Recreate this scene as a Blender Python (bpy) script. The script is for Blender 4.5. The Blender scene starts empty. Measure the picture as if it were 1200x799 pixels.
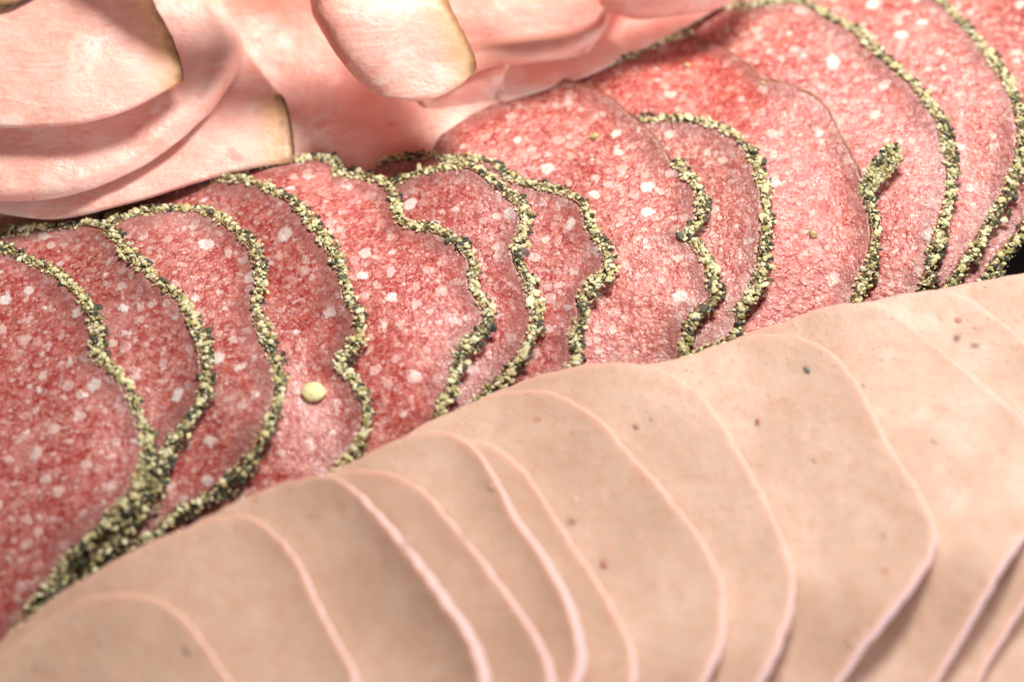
import bpy, math, random
import numpy as np

# ------------------------------------------------------------------ basics
SC = bpy.context.scene
COL = SC.collection
MM = 0.001
rng = np.random.default_rng(7)
random.seed(7)

ELEV = math.radians(53)
DIST = 700.0
FOC = 87.0
TGT = np.array([0.0, 0.0, 15.0])
FWD = np.array([0, math.cos(ELEV), -math.sin(ELEV)])
UPV = np.array([0, math.sin(ELEV), math.cos(ELEV)])
RGT = np.array([1.0, 0, 0])
CAM = TGT - DIST * FWD
FPX = FOC / 36.0 * 1200.0

ROW = math.radians(19)
SDIR = np.array([math.cos(ROW), math.sin(ROW)])
TDIR = np.array([-math.sin(ROW), math.cos(ROW)])


def st(x, y):
    return x * SDIR[0] + y * SDIR[1], x * TDIR[0] + y * TDIR[1]


def at(px, py, H):
    """point of the surface z = H(x, y) (mm) that is seen along a photo direction"""
    d = FWD + (px - 600) / FPX * RGT - (py - 399.5) / FPX * UPV
    z = H(0.0, 0.0) if callable(H) else H
    for _ in range(40):
        k = (z - CAM[2]) / d[2]
        p = CAM + k * d
        if not callable(H):
            break
        z = z + 0.6 * (H(p[0], p[1]) - z)
    return np.array([p[0], p[1], z])


def wav(x, y, seed, amp, wl):
    r = np.random.default_rng(seed)
    v = 0
    for k in range(5):
        a = r.uniform(0, 6.28)
        f = 6.28 / (wl * r.uniform(.6, 1.6))
        v = v + np.sin((x * math.cos(a) + y * math.sin(a)) * f + r.uniform(0, 6.28))
    return v * amp / 2.2


def salami_H(i):
    def H(x, y):
        s, t = st(x, y)
        # row laid like shingles: every slice rests on its right neighbour
        return (29.0 + 0.105 * s - 2.35 * i + wav(x, y, 3, 1.2, 58)
                - 0.0016 * (t - 25.0) ** 2 * (1 - 0.2 * (i > 7)))
    return H


SAU_GAP = [3.4, 3.8, 5.4, 4.6, 4.8, 3.4, 3.5, 3.6, 3.8, 3.6, 3.4, 3.4]
SAU_THICK = [3.2, 3.4, 5.0, 4.2, 4.4, 3.2, 3.2, 3.3, 3.4, 3.2, 3.2, 3.2]
SAU_OFF = [sum(SAU_GAP[:k]) for k in range(12)]


def sausage_H(i):
    def H(x, y):
        s, t = st(x, y)
        drop = np.maximum(t + 45.0, 0.0)
        return 49.0 + 0.17 * s - SAU_OFF[i] + wav(x, y, 11, 1.0, 90) - 0.0026 * drop ** 2
    return H


# ------------------------------------------------------------------ mesh helpers
def catmull(P, closed, n):
    P = np.asarray(P, float)
    m = len(P)
    out = []
    segs = m if closed else m - 1
    for i in range(segs):
        if closed:
            p0, p1, p2, p3 = P[(i - 1) % m], P[i], P[(i + 1) % m], P[(i + 2) % m]
        else:
            p0, p1, p2, p3 = P[max(i - 1, 0)], P[i], P[i + 1], P[min(i + 2, m - 1)]
        for k in range(n):
            t = k / n
            out.append(0.5 * (2 * p1 + (p2 - p0) * t + (2 * p0 - 5 * p1 + 4 * p2 - p3) * t * t
                              + (3 * p1 - p0 - 3 * p2 + p3) * t ** 3))
    if not closed:
        out.append(P[-1])
    return np.array(out)


def resample(P, n, closed=True):
    Q = np.vstack([P, P[:1]]) if closed else P
    L = np.concatenate([[0], np.cumsum(np.linalg.norm(np.diff(Q[:, :2], axis=0), axis=1))])
    u = np.linspace(0, L[-1], n, endpoint=not closed)
    return np.stack([np.interp(u, L, Q[:, k]) for k in range(Q.shape[1])], 1)


def mesh_obj(name, V, F, mat, parent=None, origin=None, attrs=None, smooth=True):
    """V in mm, world axes; F list/array of faces; one linked mesh object"""
    V = np.asarray(V, float)
    o0 = np.array(origin if origin is not None else (0, 0, 0), float)
    me = bpy.data.meshes.new(name)
    me.from_pydata([tuple(v) for v in (V - o0) * MM], [], [tuple(int(k) for k in f) for f in F])
    if attrs:
        for k, a in attrs.items():
            at_ = me.attributes.new(k, 'FLOAT', 'POINT')
            at_.data.foreach_set('value', np.asarray(a, np.float32))
    me.polygons.foreach_set('use_smooth', np.full(len(me.polygons), smooth))
    me.materials.append(mat)
    me.update()
    ob = bpy.data.objects.new(name, me)
    COL.objects.link(ob)
    if parent is not None:
        ob.parent = parent
        ob.location = tuple((o0 - np.array(parent['o0'])) * MM)
    else:
        ob.location = tuple(o0 * MM)
    return ob


def thing(name, label, cat, o0, group=None):
    o = bpy.data.objects.new(name, None)
    o.empty_display_size = 0.01
    COL.objects.link(o)
    o.location = tuple(np.array(o0) * MM)
    o['o0'] = [float(v) for v in o0]
    tag(o, label, cat, group)
    return o


def tag(o, label, cat, group=None):
    o['label'] = label
    o['category'] = cat
    if group:
        o['group'] = group


# ------------------------------------------------------------------ materials
def new_mat(name):
    m = bpy.data.materials.new(name)
    m.use_nodes = True
    nt = m.node_tree
    b = nt.nodes['Principled BSDF']
    return m, nt, b


class NB:
    """tiny node builder"""
    def __init__(self, nt):
        self.nt = nt

    def n(self, typ, **kw):
        x = self.nt.nodes.new(typ)
        for k, v in kw.items():
            setattr(x, k, v)
        return x

    def link(self, a, b):
        self.nt.links.new(a, b)

    def put(self, sock, v):
        if hasattr(v, 'is_output') or isinstance(v, bpy.types.NodeSocket):
            self.link(v, sock)
        else:
            sock.default_value = v

    def math(self, op, a, b=0.0, c=None, clamp=False):
        x = self.n('ShaderNodeMath', operation=op, use_clamp=clamp)
        self.put(x.inputs[0], a)
        self.put(x.inputs[1], b)
        if c is not None:
            self.put(x.inputs[2], c)
        return x.outputs[0]

    def vmath(self, op, a, b=None, scale=None):
        x = self.n('ShaderNodeVectorMath', operation=op)
        self.put(x.inputs[0], a)
        if b is not None:
            self.put(x.inputs[1], b)
        if scale is not None:
            x.inputs['Scale'].default_value = scale
        return x.outputs[0]

    def coords(self, spread=900.0):
        tc = self.n('ShaderNodeTexCoord')
        oi = self.n('ShaderNodeObjectInfo')
        mm = self.vmath('SCALE', tc.outputs['Object'], scale=1000.0)
        r = self.math('MULTIPLY', oi.outputs['Random'], spread)
        cx = self.n('ShaderNodeCombineXYZ')
        self.link(r, cx.inputs[0])
        self.link(self.math('MULTIPLY', r, 1.7), cx.inputs[1])
        self.link(self.math('MULTIPLY', r, 0.37), cx.inputs[2])
        return self.vmath('ADD', mm, cx.outputs[0])

    def noise(self, co, scale, detail=3.0, rough=0.55, out=0):
        x = self.n('ShaderNodeTexNoise')
        self.link(co, x.inputs['Vector'])
        x.inputs['Scale'].default_value = scale
        x.inputs['Detail'].default_value = detail
        x.inputs['Roughness'].default_value = rough
        return x.outputs[out]

    def voro(self, co, scale, rand=1.0, smooth=None):
        x = self.n('ShaderNodeTexVoronoi')
        if smooth is not None:
            x.feature = 'SMOOTH_F1'
            x.inputs['Smoothness'].default_value = smooth
        self.link(co, x.inputs['Vector'])
        x.inputs['Scale'].default_value = scale
        x.inputs['Randomness'].default_value = rand
        return x

    def ss(self, v, a, b, lo=0.0, hi=1.0):
        x = self.n('ShaderNodeMapRange', interpolation_type='SMOOTHSTEP')
        self.put(x.inputs['Value'], v)
        self.put(x.inputs['From Min'], a)
        self.put(x.inputs['From Max'], b)
        x.inputs['To Min'].default_value = lo
        x.inputs['To Max'].default_value = hi
        return x.outputs[0]

    def mix(self, f, a, b):
        x = self.n('ShaderNodeMix', data_type='RGBA')
        self.put(x.inputs[0], f)
        self.put(x.inputs[6], (*a, 1) if isinstance(a, tuple) and len(a) == 3 else a)
        self.put(x.inputs[7], (*b, 1) if isinstance(b, tuple) and len(b) == 3 else b)
        return x.outputs[2]

    def attr(self, name):
        return self.n('ShaderNodeAttribute', attribute_name=name).outputs['Fac']

    def bump(self, h, dist, strength=1.0, normal=None):
        x = self.n('ShaderNodeBump')
        x.inputs['Strength'].default_value = strength
        x.inputs['Distance'].default_value = dist
        self.link(h, x.inputs['Height'])
        if normal is not None:
            self.link(normal, x.inputs['Normal'])
        return x.outputs[0]


def distorted(b, co, scale, amount):
    x = b.n('ShaderNodeTexNoise')
    b.link(co, x.inputs['Vector'])
    x.inputs['Scale'].default_value = scale
    x.inputs['Detail'].default_value = 2.0
    off = b.vmath('SUBTRACT', x.outputs['Color'], (0.5, 0.5, 0.5))
    return b.vmath('ADD', co, b.vmath('SCALE', off, scale=amount))


def specks(b, co, scale, lo, hi, soft, power=2.0):
    """irregular inclusions with a random size per cell; returns mask and a random value"""
    v = b.voro(co, scale)
    sep = b.n('ShaderNodeSeparateColor')
    b.link(v.outputs['Color'], sep.inputs[0])
    r = b.math('POWER', sep.outputs[0], power)
    rad = b.math('MULTIPLY_ADD', r, hi - lo, lo)
    d = b.math('SUBTRACT', rad, v.outputs['Distance'])
    m = b.ss(d, -soft, soft)
    return m, sep.outputs[1]


def sss(p, w, scale, rad):
    p.inputs['Subsurface Weight'].default_value = w
    p.inputs['Subsurface Scale'].default_value = scale
    p.inputs['Subsurface Radius'].default_value = rad


def salami_mat():
    m, nt, p = new_mat('salami_meat')
    b = NB(nt)
    co = b.coords()
    oi = b.n('ShaderNodeObjectInfo')
    c0 = distorted(b, co, 0.22, 3.0)
    c1 = distorted(b, c0, 0.8, 1.7)
    c2 = distorted(b, co, 1.3, 0.9)
    big, rb = specks(b, c1, 0.135, -0.04, 0.31, 0.06, 1.3)
    mid, rm = specks(b, c1, 0.27, 0.04, 0.49, 0.10, 1.0)
    sml, rs = specks(b, c2, 0.60, 0.0, 0.54, 0.11, 1.1)
    dot, rd = specks(b, c2, 1.05, -0.05, 0.52, 0.18, 0.9)
    fine = b.noise(co, 0.8, 3.0, 0.65)
    grain = b.noise(c0, 0.33, 3.0, 0.65)
    cloud = b.noise(co, 0.055, 3.0, 0.55)
    # lean meat
    lean = b.mix(b.ss(fine, 0.28, 0.72), (0.34, 0.028, 0.022), (0.62, 0.155, 0.122))
    lean = b.mix(b.ss(grain, 0.44, 0.66, 0, 0.60), lean, (0.74, 0.30, 0.24))
    lean = b.mix(b.ss(grain, 0.46, 0.32, 0, 0.55), lean, (0.34, 0.022, 0.018))
    lean = b.mix(b.ss(cloud, 0.54, 0.70, 0, 0.42), lean, (0.42, 0.026, 0.022))
    lean = b.mix(b.ss(cloud, 0.46, 0.32, 0, 0.35), lean, (0.74, 0.34, 0.29))
    fat = b.mix(fine, (0.78, 0.44, 0.385), (0.92, 0.71, 0.64))
    c = b.mix(b.math('MULTIPLY', dot, b.math('MULTIPLY_ADD', rd, 0.45, 0.04)), lean, (0.88, 0.60, 0.56))
    c = b.mix(b.math('MULTIPLY', sml, b.math('MULTIPLY_ADD', rs, 0.58, 0.02)), c, fat)
    c = b.mix(b.math('MULTIPLY', mid, b.math('MULTIPLY_ADD', rm, 0.62, 0.18)), c, fat)
    c = b.mix(b.math('MULTIPLY', big, b.math('MULTIPLY_ADD', rb, 0.25, 0.72)), c, (0.92, 0.74, 0.68))
    # redder or paler batch, per slice
    hs = b.n('ShaderNodeMix', data_type='RGBA', blend_type='MULTIPLY')
    hs.inputs[0].default_value = 1.0
    b.link(c, hs.inputs[6])
    b.link(oi.outputs['Color'], hs.inputs[7])
    c = hs.outputs[2]
    # dried greyish border of the cut
    e = b.attr('edge')
    en = b.math('ADD', e, b.math('MULTIPLY', b.math('SUBTRACT', b.noise(co, 0.10, 3.0), 0.5), 14.0))
    c = b.mix(b.ss(en, 0.5, 9.0, 0.60, 0.0), c, (0.30, 0.140, 0.125))
    e2 = b.math('ADD', e, b.math('MULTIPLY', b.math('SUBTRACT', b.noise(co, 0.9, 2.0), 0.5), 1.0))
    c = b.mix(b.ss(e2, 0.35, 0.9, 0.75, 0.0), c, (0.26, 0.12, 0.055))
    # a few dark red pits
    pit, _ = specks(b, distorted(b, co, 0.3, 4.0), 0.045, -0.5, 0.085, 0.02, 1.0)
    c = b.mix(b.math('MULTIPLY', pit, 0.9), c, (0.28, 0.015, 0.02))
    b.link(c, p.inputs['Base Color'])
    h = b.math('ADD', b.math('MULTIPLY', fine, 0.5),
               b.math('ADD', b.math('MULTIPLY', mid, 0.30), b.math('MULTIPLY', big, 0.30)))
    h = b.math('ADD', h, b.math('MULTIPLY', b.noise(co, 1.5, 3.0, 0.6), 0.40))
    h = b.math('ADD', h, b.math('MULTIPLY', sml, 0.10))
    h = b.math('SUBTRACT', h, b.math('MULTIPLY', pit, 0.9))
    h = b.math('ADD', h, b.math('MULTIPLY', b.noise(co, 0.20, 3.0, 0.5), 1.8))
    b.link(b.bump(h, 0.00036, 1.0), p.inputs['Normal'])
    b.link(b.ss(b.noise(co, 0.35, 3.0), 0.38, 0.66, 0.20, 0.44), p.inputs['Roughness'])
    p.inputs['Specular IOR Level'].default_value = 0.42
    sss(p, 0.28, 0.0022, (1.0, 0.30, 0.22))
    return m


def crust_mat():
    m, nt, p = new_mat('pepper_crumbs')
    b = NB(nt)
    co = b.coords()
    t = b.attr('tone')
    ramp = b.n('ShaderNodeValToRGB')
    b.link(t, ramp.inputs[0])
    cr = ramp.color_ramp
    stops = [(0.0, (0.016, 0.018, 0.014)), (0.16, (0.060, 0.060, 0.030)), (0.28, (0.14, 0.12, 0.048)),
             (0.40, (0.36, 0.30, 0.10)), (0.60, (0.62, 0.53, 0.22)), (0.85, (0.79, 0.72, 0.39)), (1.0, (0.86, 0.82, 0.54))]
    cr.elements[0].position, cr.elements[0].color = stops[0][0], (*stops[0][1], 1)
    cr.elements[1].position, cr.elements[1].color = stops[-1][0], (*stops[-1][1], 1)
    for q, c in stops[1:-1]:
        e = cr.elements.new(q)
        e.color = (*c, 1)
    n = b.noise(co, 1.4, 3.0)
    c = b.mix(b.ss(n, 0.52, 0.78, 0, 0.40), ramp.outputs[0], (0.20, 0.15, 0.05))
    b.link(c, p.inputs['Base Color'])
    p.inputs['Roughness'].default_value = 0.38
    b.link(b.bump(b.noise(co, 3.0, 3.0), 0.0003, 0.8), p.inputs['Normal'])
    sss(p, 0.25, 0.0012, (1, 0.85, 0.45))
    return m


def sausage_mat():
    m, nt, p = new_mat('fine_sausage')
    b = NB(nt)
    co = b.coords()
    cloud = b.noise(co, 0.045, 4.0, 0.6)
    c = b.mix(b.ss(cloud, 0.35, 0.68), (0.56, 0.370, 0.265), (0.64, 0.440, 0.325))
    mott = b.noise(co, 0.22, 4.0, 0.65)
    c = b.mix(b.ss(mott, 0.47, 0.66, 0, 0.5), c, (0.58, 0.31, 0.20))
    fine = b.noise(co, 1.5, 3.0, 0.6)
    c = b.mix(b.ss(fine, 0.4, 0.7, 0.0, 0.25), c, (0.74, 0.48, 0.34))
    d = distorted(b, co, 0.6, 1.6)
    s1, r1 = specks(b, d, 0.10, -0.30, 0.125, 0.03, 1.2)
    c = b.mix(b.math('MULTIPLY', s1, b.math('MULTIPLY_ADD', r1, 0.5, 0.2)), c, (0.52, 0.19, 0.11))
    s2, r2 = specks(b, d, 0.22, -0.35, 0.16, 0.05, 1.0)
    c = b.mix(b.math('MULTIPLY', s2, b.math('MULTIPLY_ADD', r2, 0.4, 0.1)), c, (0.45, 0.23, 0.15))
    pore, rp = specks(b, d, 0.55, -0.25, 0.26, 0.06, 1.0)
    c = b.mix(b.math('MULTIPLY', pore, b.math('MULTIPLY_ADD', rp, 0.35, 0.05)), c, (0.42, 0.24, 0.16))
    e = b.attr('edge')
    en = b.math('ADD', e, b.math('MULTIPLY', b.math('SUBTRACT', b.noise(co, 0.25, 2.0), 0.5), 1.6))
    c = b.mix(b.ss(en, 0.2, 3.2, 0.32, 0.0), c, (0.72, 0.44, 0.34))
    c = b.mix(b.math('MULTIPLY', b.attr('wall'), 0.85), c, (0.70, 0.51, 0.51))
    b.link(c, p.inputs['Base Color'])
    h = b.math('ADD', b.math('MULTIPLY', fine, 0.45), b.math('MULTIPLY', b.noise(co, 0.12, 3.0), 2.0))
    h = b.math('SUBTRACT', h, b.math('MULTIPLY', pore, 0.6))
    b.link(b.bump(h, 0.0003, 0.8), p.inputs['Normal'])
    b.link(b.ss(b.noise(co, 0.08, 3.0), 0.35, 0.65, 0.42, 0.56), p.inputs['Roughness'])
    p.inputs['Specular IOR Level'].default_value = 0.4
    sss(p, 0.55, 0.0050, (1.0, 0.38, 0.24))
    return m


def ham_mat():
    m, nt, p = new_mat('cooked_ham')
    b = NB(nt)
    co = b.coords()
    d = distorted(b, co, 0.06, 14.0)
    cloud = b.noise(d, 0.05, 4.0, 0.6)
    c = b.mix(b.ss(cloud, 0.36, 0.66), (0.88, 0.42, 0.33), (0.91, 0.55, 0.45))
    # pale patches between the muscles
    w = b.noise(d, 0.045, 3.0, 0.55)
    c = b.mix(b.ss(w, 0.56, 0.66, 0.0, 0.6), c, (0.92, 0.70, 0.60))
    # muscle fibres: long streaks
    mp = b.n('ShaderNodeMapping')
    mp.inputs['Rotation'].default_value = (0.0, 0.0, 0.5)
    mp.inputs['Scale'].default_value = (0.10, 0.9, 0.5)
    b.link(distorted(b, co, 0.05, 9.0), mp.inputs['Vector'])
    fib = b.noise(mp.outputs[0], 1.0, 3.0, 0.6)
    c = b.mix(b.ss(fib, 0.52, 0.72, 0, 0.5), c, (0.92, 0.70, 0.62))
    c = b.mix(b.ss(fib, 0.44, 0.30, 0, 0.45), c, (0.80, 0.33, 0.26))
    blot = b.noise(d, 0.09, 2.0)
    c = b.mix(b.ss(blot, 0.64, 0.72, 0, 0.55), c, (0.76, 0.27, 0.22))
    fine = b.noise(co, 0.9, 4.0, 0.6)
    c = b.mix(b.ss(fine, 0.5, 0.8, 0, 0.35), c, (0.92, 0.70, 0.62))
    s1, r1 = specks(b, distorted(b, co, 0.5, 2.0), 0.10, -0.3, 0.11, 0.03, 1.2)
    c = b.mix(b.math('MULTIPLY', s1, b.math('MULTIPLY', r1, 0.8)), c, (0.45, 0.16, 0.10))
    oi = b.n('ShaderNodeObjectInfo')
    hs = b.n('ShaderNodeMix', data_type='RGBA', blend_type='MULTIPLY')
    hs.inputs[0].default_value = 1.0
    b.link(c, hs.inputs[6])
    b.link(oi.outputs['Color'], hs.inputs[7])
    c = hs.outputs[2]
    # smoked border
    r = b.attr('rind')
    rn = b.math('ADD', r, b.math('MULTIPLY', b.math('SUBTRACT', b.noise(co, 0.2, 3.0), 0.5), 6.0))
    c = b.mix(b.ss(rn, 1.0, 14.0, 0.85, 0.0), c, (0.62, 0.37, 0.16))
    c = b.mix(b.ss(rn, 0.0, 4.5, 0.85, 0.0), c, (0.21, 0.095, 0.03))
    b.link(c, p.inputs['Base Color'])
    h = b.math('ADD', b.math('MULTIPLY', fine, 0.5), b.math('MULTIPLY', b.noise(co, 0.15, 3.0), 1.5))
    h = b.math('ADD', h, b.math('MULTIPLY', fib, 0.3))
    b.link(b.bump(h, 0.0005, 0.8), p.inputs['Normal'])
    b.link(b.ss(b.noise(co, 0.07, 3.0), 0.38, 0.62, 0.26, 0.55), p.inputs['Roughness'])
    p.inputs['Specular IOR Level'].default_value = 0.4
    sss(p, 0.6, 0.0032, (1.0, 0.32, 0.20))
    return m


def rind_mat():
    m, nt, p = new_mat('smoked_rind')
    b = NB(nt)
    co = b.coords()
    n = b.noise(co, 0.6, 4.0)
    c = b.mix(b.ss(n, 0.4, 0.65), (0.05, 0.028, 0.014), (0.24, 0.13, 0.05))
    b.link(c, p.inputs['Base Color'])
    b.link(b.bump(n, 0.0005), p.inputs['Normal'])
    p.inputs['Roughness'].default_value = 0.5
    return m


def plain_mat(name, col, rough, var=0.15, scale=0.4, s=0.0):
    m, nt, p = new_mat(name)
    b = NB(nt)
    co = b.coords()
    n = b.noise(co, scale, 4.0)
    lo = tuple(v * (1 - var) for v in col)
    hi = tuple(min(1, v * (1 + var)) for v in col)
    b.link(b.mix(b.ss(n, 0.3, 0.7), lo, hi), p.inputs['Base Color'])
    b.link(b.bump(n, 0.0002, 0.5), p.inputs['Normal'])
    p.inputs['Roughness'].default_value = rough
    if s:
        sss(p, s, 0.002, (1, 0.7, 0.3))
    return m


M_SAL, M_CRUST, M_SAU, M_HAM, M_RIND = salami_mat(), crust_mat(), sausage_mat(), ham_mat(), rind_mat()
M_CASING = plain_mat('dry_casing', (0.46, 0.19, 0.12), 0.45, 0.4, 0.8)
M_SEED = plain_mat('mustard_seed_skin', (0.78, 0.74, 0.37), 0.5, 0.12, 0.6, 0.3)
M_CRUMB = plain_mat('yellow_crumb', (0.66, 0.57, 0.24), 0.4, 0.2, 1.0, 0.2)
M_BLACK = plain_mat('black_spice', (0.06, 0.055, 0.05), 0.5, 0.4, 1.2)
M_RED = plain_mat('red_spice', (0.40, 0.13, 0.08), 0.45, 0.3, 1.2)
M_BROWN = plain_mat('brown_spice', (0.54, 0.32, 0.22), 0.5, 0.3, 1.2)
M_TRAY = plain_mat('tray_enamel', (0.020, 0.016, 0.015), 0.22, 0.3, 0.05)
M_COUNTER = plain_mat('counter_steel', (0.35, 0.35, 0.36), 0.4, 0.1, 0.05)

# ------------------------------------------------------------------ slices
N_RIM = 260


def build_outline(pts, centre, H, closing_r=None):
    """visible rim (photo directions) + the part of the rim hidden under the neighbour"""
    P = []
    for q in pts:
        w = at(q[0], q[1], H)
        P.append([w[0], w[1], q[2] if len(q) > 2 else 1.0])
    c = at(centre[0], centre[1], H)[:2]
    a0 = math.atan2(P[-1][1] - c[1], P[-1][0] - c[0])
    a1 = math.atan2(P[0][1] - c[1], P[0][0] - c[0])
    r0 = math.hypot(P[-1][0] - c[0], P[-1][1] - c[1])
    r1 = math.hypot(P[0][0] - c[0], P[0][1] - c[1])
    while a1 > a0:
        a1 -= 2 * math.pi
    n = max(3, int((a0 - a1) / 0.35))
    rm = closing_r or 0.5 * (r0 + r1)
    for k in range(1, n):
        f = k / n
        a = a0 + (a1 - a0) * f
        r = (r0 * (1 - f) + r1 * f) * (1 - math.sin(math.pi * f)) + rm * math.sin(math.pi * f)
        P.append([c[0] + r * math.cos(a), c[1] + r * math.sin(a), -1.0])
    return np.array(P), c


def slice_mesh(P, c, H, thick, curl=None, wob=0.25, seed=0, n=N_RIM, sharp=1.0):
    r_ = np.random.default_rng(seed)
    Q = resample(catmull(P, True, 10), n)
    fl = Q[:, 2]
    ang = np.linspace(0, 2 * np.pi, n, endpoint=False)
    j = sum(np.sin(ang * k + r_.uniform(0, 6.3)) * r_.uniform(.3, 1) for k in (7, 13, 19, 31, 47, 61)) * wob / 2.4
    d = Q[:, :2] - c
    L = np.linalg.norm(d, axis=1)
    R = c + d * (1 + j / L)[:, None]
    L = np.linalg.norm(R - c, axis=1)
    # rim direction for the curl
    dirs = (R - c) / L[:, None]
    # profile: (inset mm, height above the mid plane); top centre -> rim -> bottom centre
    h = thick / 2
    ins = [2000, 30, 22, 16, 12, 9, 6.5, 4.5, 3.0, 2.0, 1.2, .6]
    top = [(i_, h * (1 if i_ > 1.4 else (0.97 if i_ > 1 else 0.90))) for i_ in ins]
    rim = [(0.22, h * .68), (0.03, h * .3), (0.0, -h * .1), (0.1, -h * .55), (0.5, -h * .9)]
    if sharp < 1:
        top = [(i_, h) for i_ in ins[:-2]] + [(0.7, h * .985), (0.3, h * .93)]
        rim = [(0.1, h * .80), (0.0, h * .55), (0.0, -h * .4), (0.05, -h * .75), (0.3, -h * .95)]
    bot = [(1.5, -h), (6, -h), (16, -h), (2000, -h)]
    V, E, F = [], [], []

    def zc(x, y, e, k):
        z = H(x, y)
        if curl is not None:
            z = z + curl(dirs[k], e)
        return z
    rings = []
    prof = top + rim + bot
    Z = H(R[:, 0], R[:, 1])
    for (inset, hh) in prof:
        if inset >= 2000:
            rings.append([len(V)])
            V.append([c[0], c[1], H(c[0], c[1]) + hh])
            E.append(50)
            continue
        f = np.clip(1 - inset / L, 0.02 + 0.5 / (inset + 1) * 0, 1)
        f = np.maximum(f, 0.04 * (40 / (inset + 1)) ** 0.3 * 0.5)
        X = c + (R - c) * f[:, None]
        e0 = (1 - f) * L

        def full(Y, e):
            q = H(Y[:, 0], Y[:, 1])
            if curl is not None:
                q = q + np.array([curl(dirs[k], max(e[k], 0)) for k in range(n)])
            return q
        z = full(X, e0)
        # thickness is laid off along the slope of the bent sheet
        tg = np.stack([-dirs[:, 1], dirs[:, 0]], 1)
        sr = (z - full(X - dirs * 0.6, e0 + 0.6)) / 0.6
        Yt = X + tg * 0.6
        st_ = (H(Yt[:, 0], Yt[:, 1]) - H(X[:, 0], X[:, 1])) / 0.6
        g = dirs * sr[:, None] + tg * st_[:, None]
        nl = np.sqrt(1 + (g ** 2).sum(1))
        X = X - g * (hh / nl)[:, None]
        hz = hh / nl
        ids = list(range(len(V), len(V) + n))
        rings.append(ids)
        for k in range(n):
            V.append([X[k, 0], X[k, 1], z[k] + hz[k]])
            E.append((1 - f[k]) * L[k])
    for a, b_ in zip(rings[:-1], rings[1:]):
        for k in range(n):
            k2 = (k + 1) % n
            if len(a) == 1:
                F.append((a[0], b_[k2], b_[k]))
            elif len(b_) == 1:
                F.append((a[k], a[k2], b_[0]))
            else:
                F.append((a[k], a[k2], b_[k2], b_[k]))
    # outlines run clockwise seen from above: flip so that normals point out
    area = np.sum(R[:, 0] * np.roll(R[:, 1], -1) - np.roll(R[:, 0], -1) * R[:, 1])
    if area < 0:
        F = [tuple(reversed(f)) for f in F]
    F = [tuple(reversed(f)) for f in F]
    F = [tuple(reversed(f)) for f in F]
    zr = np.array([H(R[k, 0], R[k, 1]) + (curl(dirs[k], 0.0) if curl else 0) for k in range(n)])
    return np.array(V), F, np.array(E), R, zr, fl, dirs


# ---- grain shapes: twelve-cornered chips, rounder forty-two-cornered ones
def ico(sub):
    t = (1 + 5 ** .5) / 2
    v = [(-1, t, 0), (1, t, 0), (-1, -t, 0), (1, -t, 0), (0, -1, t), (0, 1, t), (0, -1, -t), (0, 1, -t),
         (t, 0, -1), (t, 0, 1), (-t, 0, -1), (-t, 0, 1)]
    f = [(0, 11, 5), (0, 5, 1), (0, 1, 7), (0, 7, 10), (0, 10, 11), (1, 5, 9), (5, 11, 4), (11, 10, 2), (10, 7, 6),
         (7, 1, 8), (3, 9, 4), (3, 4, 2), (3, 2, 6), (3, 6, 8), (3, 8, 9), (4, 9, 5), (2, 4, 11), (6, 2, 10), (8, 6, 7), (9, 8, 1)]
    v = [np.array(x) / np.linalg.norm(x) for x in v]
    for _ in range(sub):
        cache, nf = {}, []

        def mid(a, b):
            k = (min(a, b), max(a, b))
            if k not in cache:
                m_ = v[a] + v[b]
                v.append(m_ / np.linalg.norm(m_))
                cache[k] = len(v) - 1
            return cache[k]
        for a, b, c in f:
            ab, bc, ca = mid(a, b), mid(b, c), mid(c, a)
            nf += [(a, ab, ca), (b, bc, ab), (c, ca, bc), (ab, bc, ca)]
        f = nf
    return np.array(v), np.array(f)


ICO0, ICO1, ICO2 = ico(0), ico(1), ico(2)


def rot_mat(r_):
    q = r_.normal(size=4)
    q /= np.linalg.norm(q)
    w, x, y, z = q
    return np.array([[1 - 2 * (y * y + z * z), 2 * (x * y - z * w), 2 * (x * z + y * w)],
                     [2 * (x * y + z * w), 1 - 2 * (x * x + z * z), 2 * (y * z - x * w)],
                     [2 * (x * z - y * w), 2 * (y * z + x * w), 1 - 2 * (x * x + y * y)]])


def chip(r_, size, base, rough=0.10, flat=0.55):
    v, f = base
    # cut the ball with a few random planes: cracked, chipped crumb with flat facets
    w = v * np.array([1.0, r_.uniform(.55, 1.0), r_.uniform(flat, 0.95) * r_.uniform(.7, 1)])
    for _ in range(6):
        nrm = r_.normal(size=3)
        nrm /= np.linalg.norm(nrm)
        dd = r_.uniform(0.22, 0.62)
        over = w @ nrm - dd
        w = w - np.outer(np.maximum(over, 0), nrm)
    w = w * (1 + r_.uniform(-rough, rough, (len(v), 1)) * 0.6) * 1.28
    return (w @ rot_mat(r_).T) * size, f


class Soup:
    def __init__(self):
        self.V, self.F, self.T, self.n = [], [], [], 0

    def add(self, v, f, tone):
        self.V.append(v)
        self.F.extend((np.asarray(f) + self.n).tolist())
        self.T.append(np.full(len(v), tone))
        self.n += len(v)

    def obj(self, name, mat, parent, origin, smooth=False):
        return mesh_obj(name, np.vstack(self.V), self.F, mat, parent, origin,
                        {'tone': np.concatenate(self.T)}, smooth)


def tone_of(r_, dark):
    u = r_.random()
    if u < dark:
        return r_.uniform(0.0, 0.24)
    if u < dark + 0.16:
        return r_.uniform(0.25, 0.5)
    return r_.uniform(0.5, 1.0) ** 0.7


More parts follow.
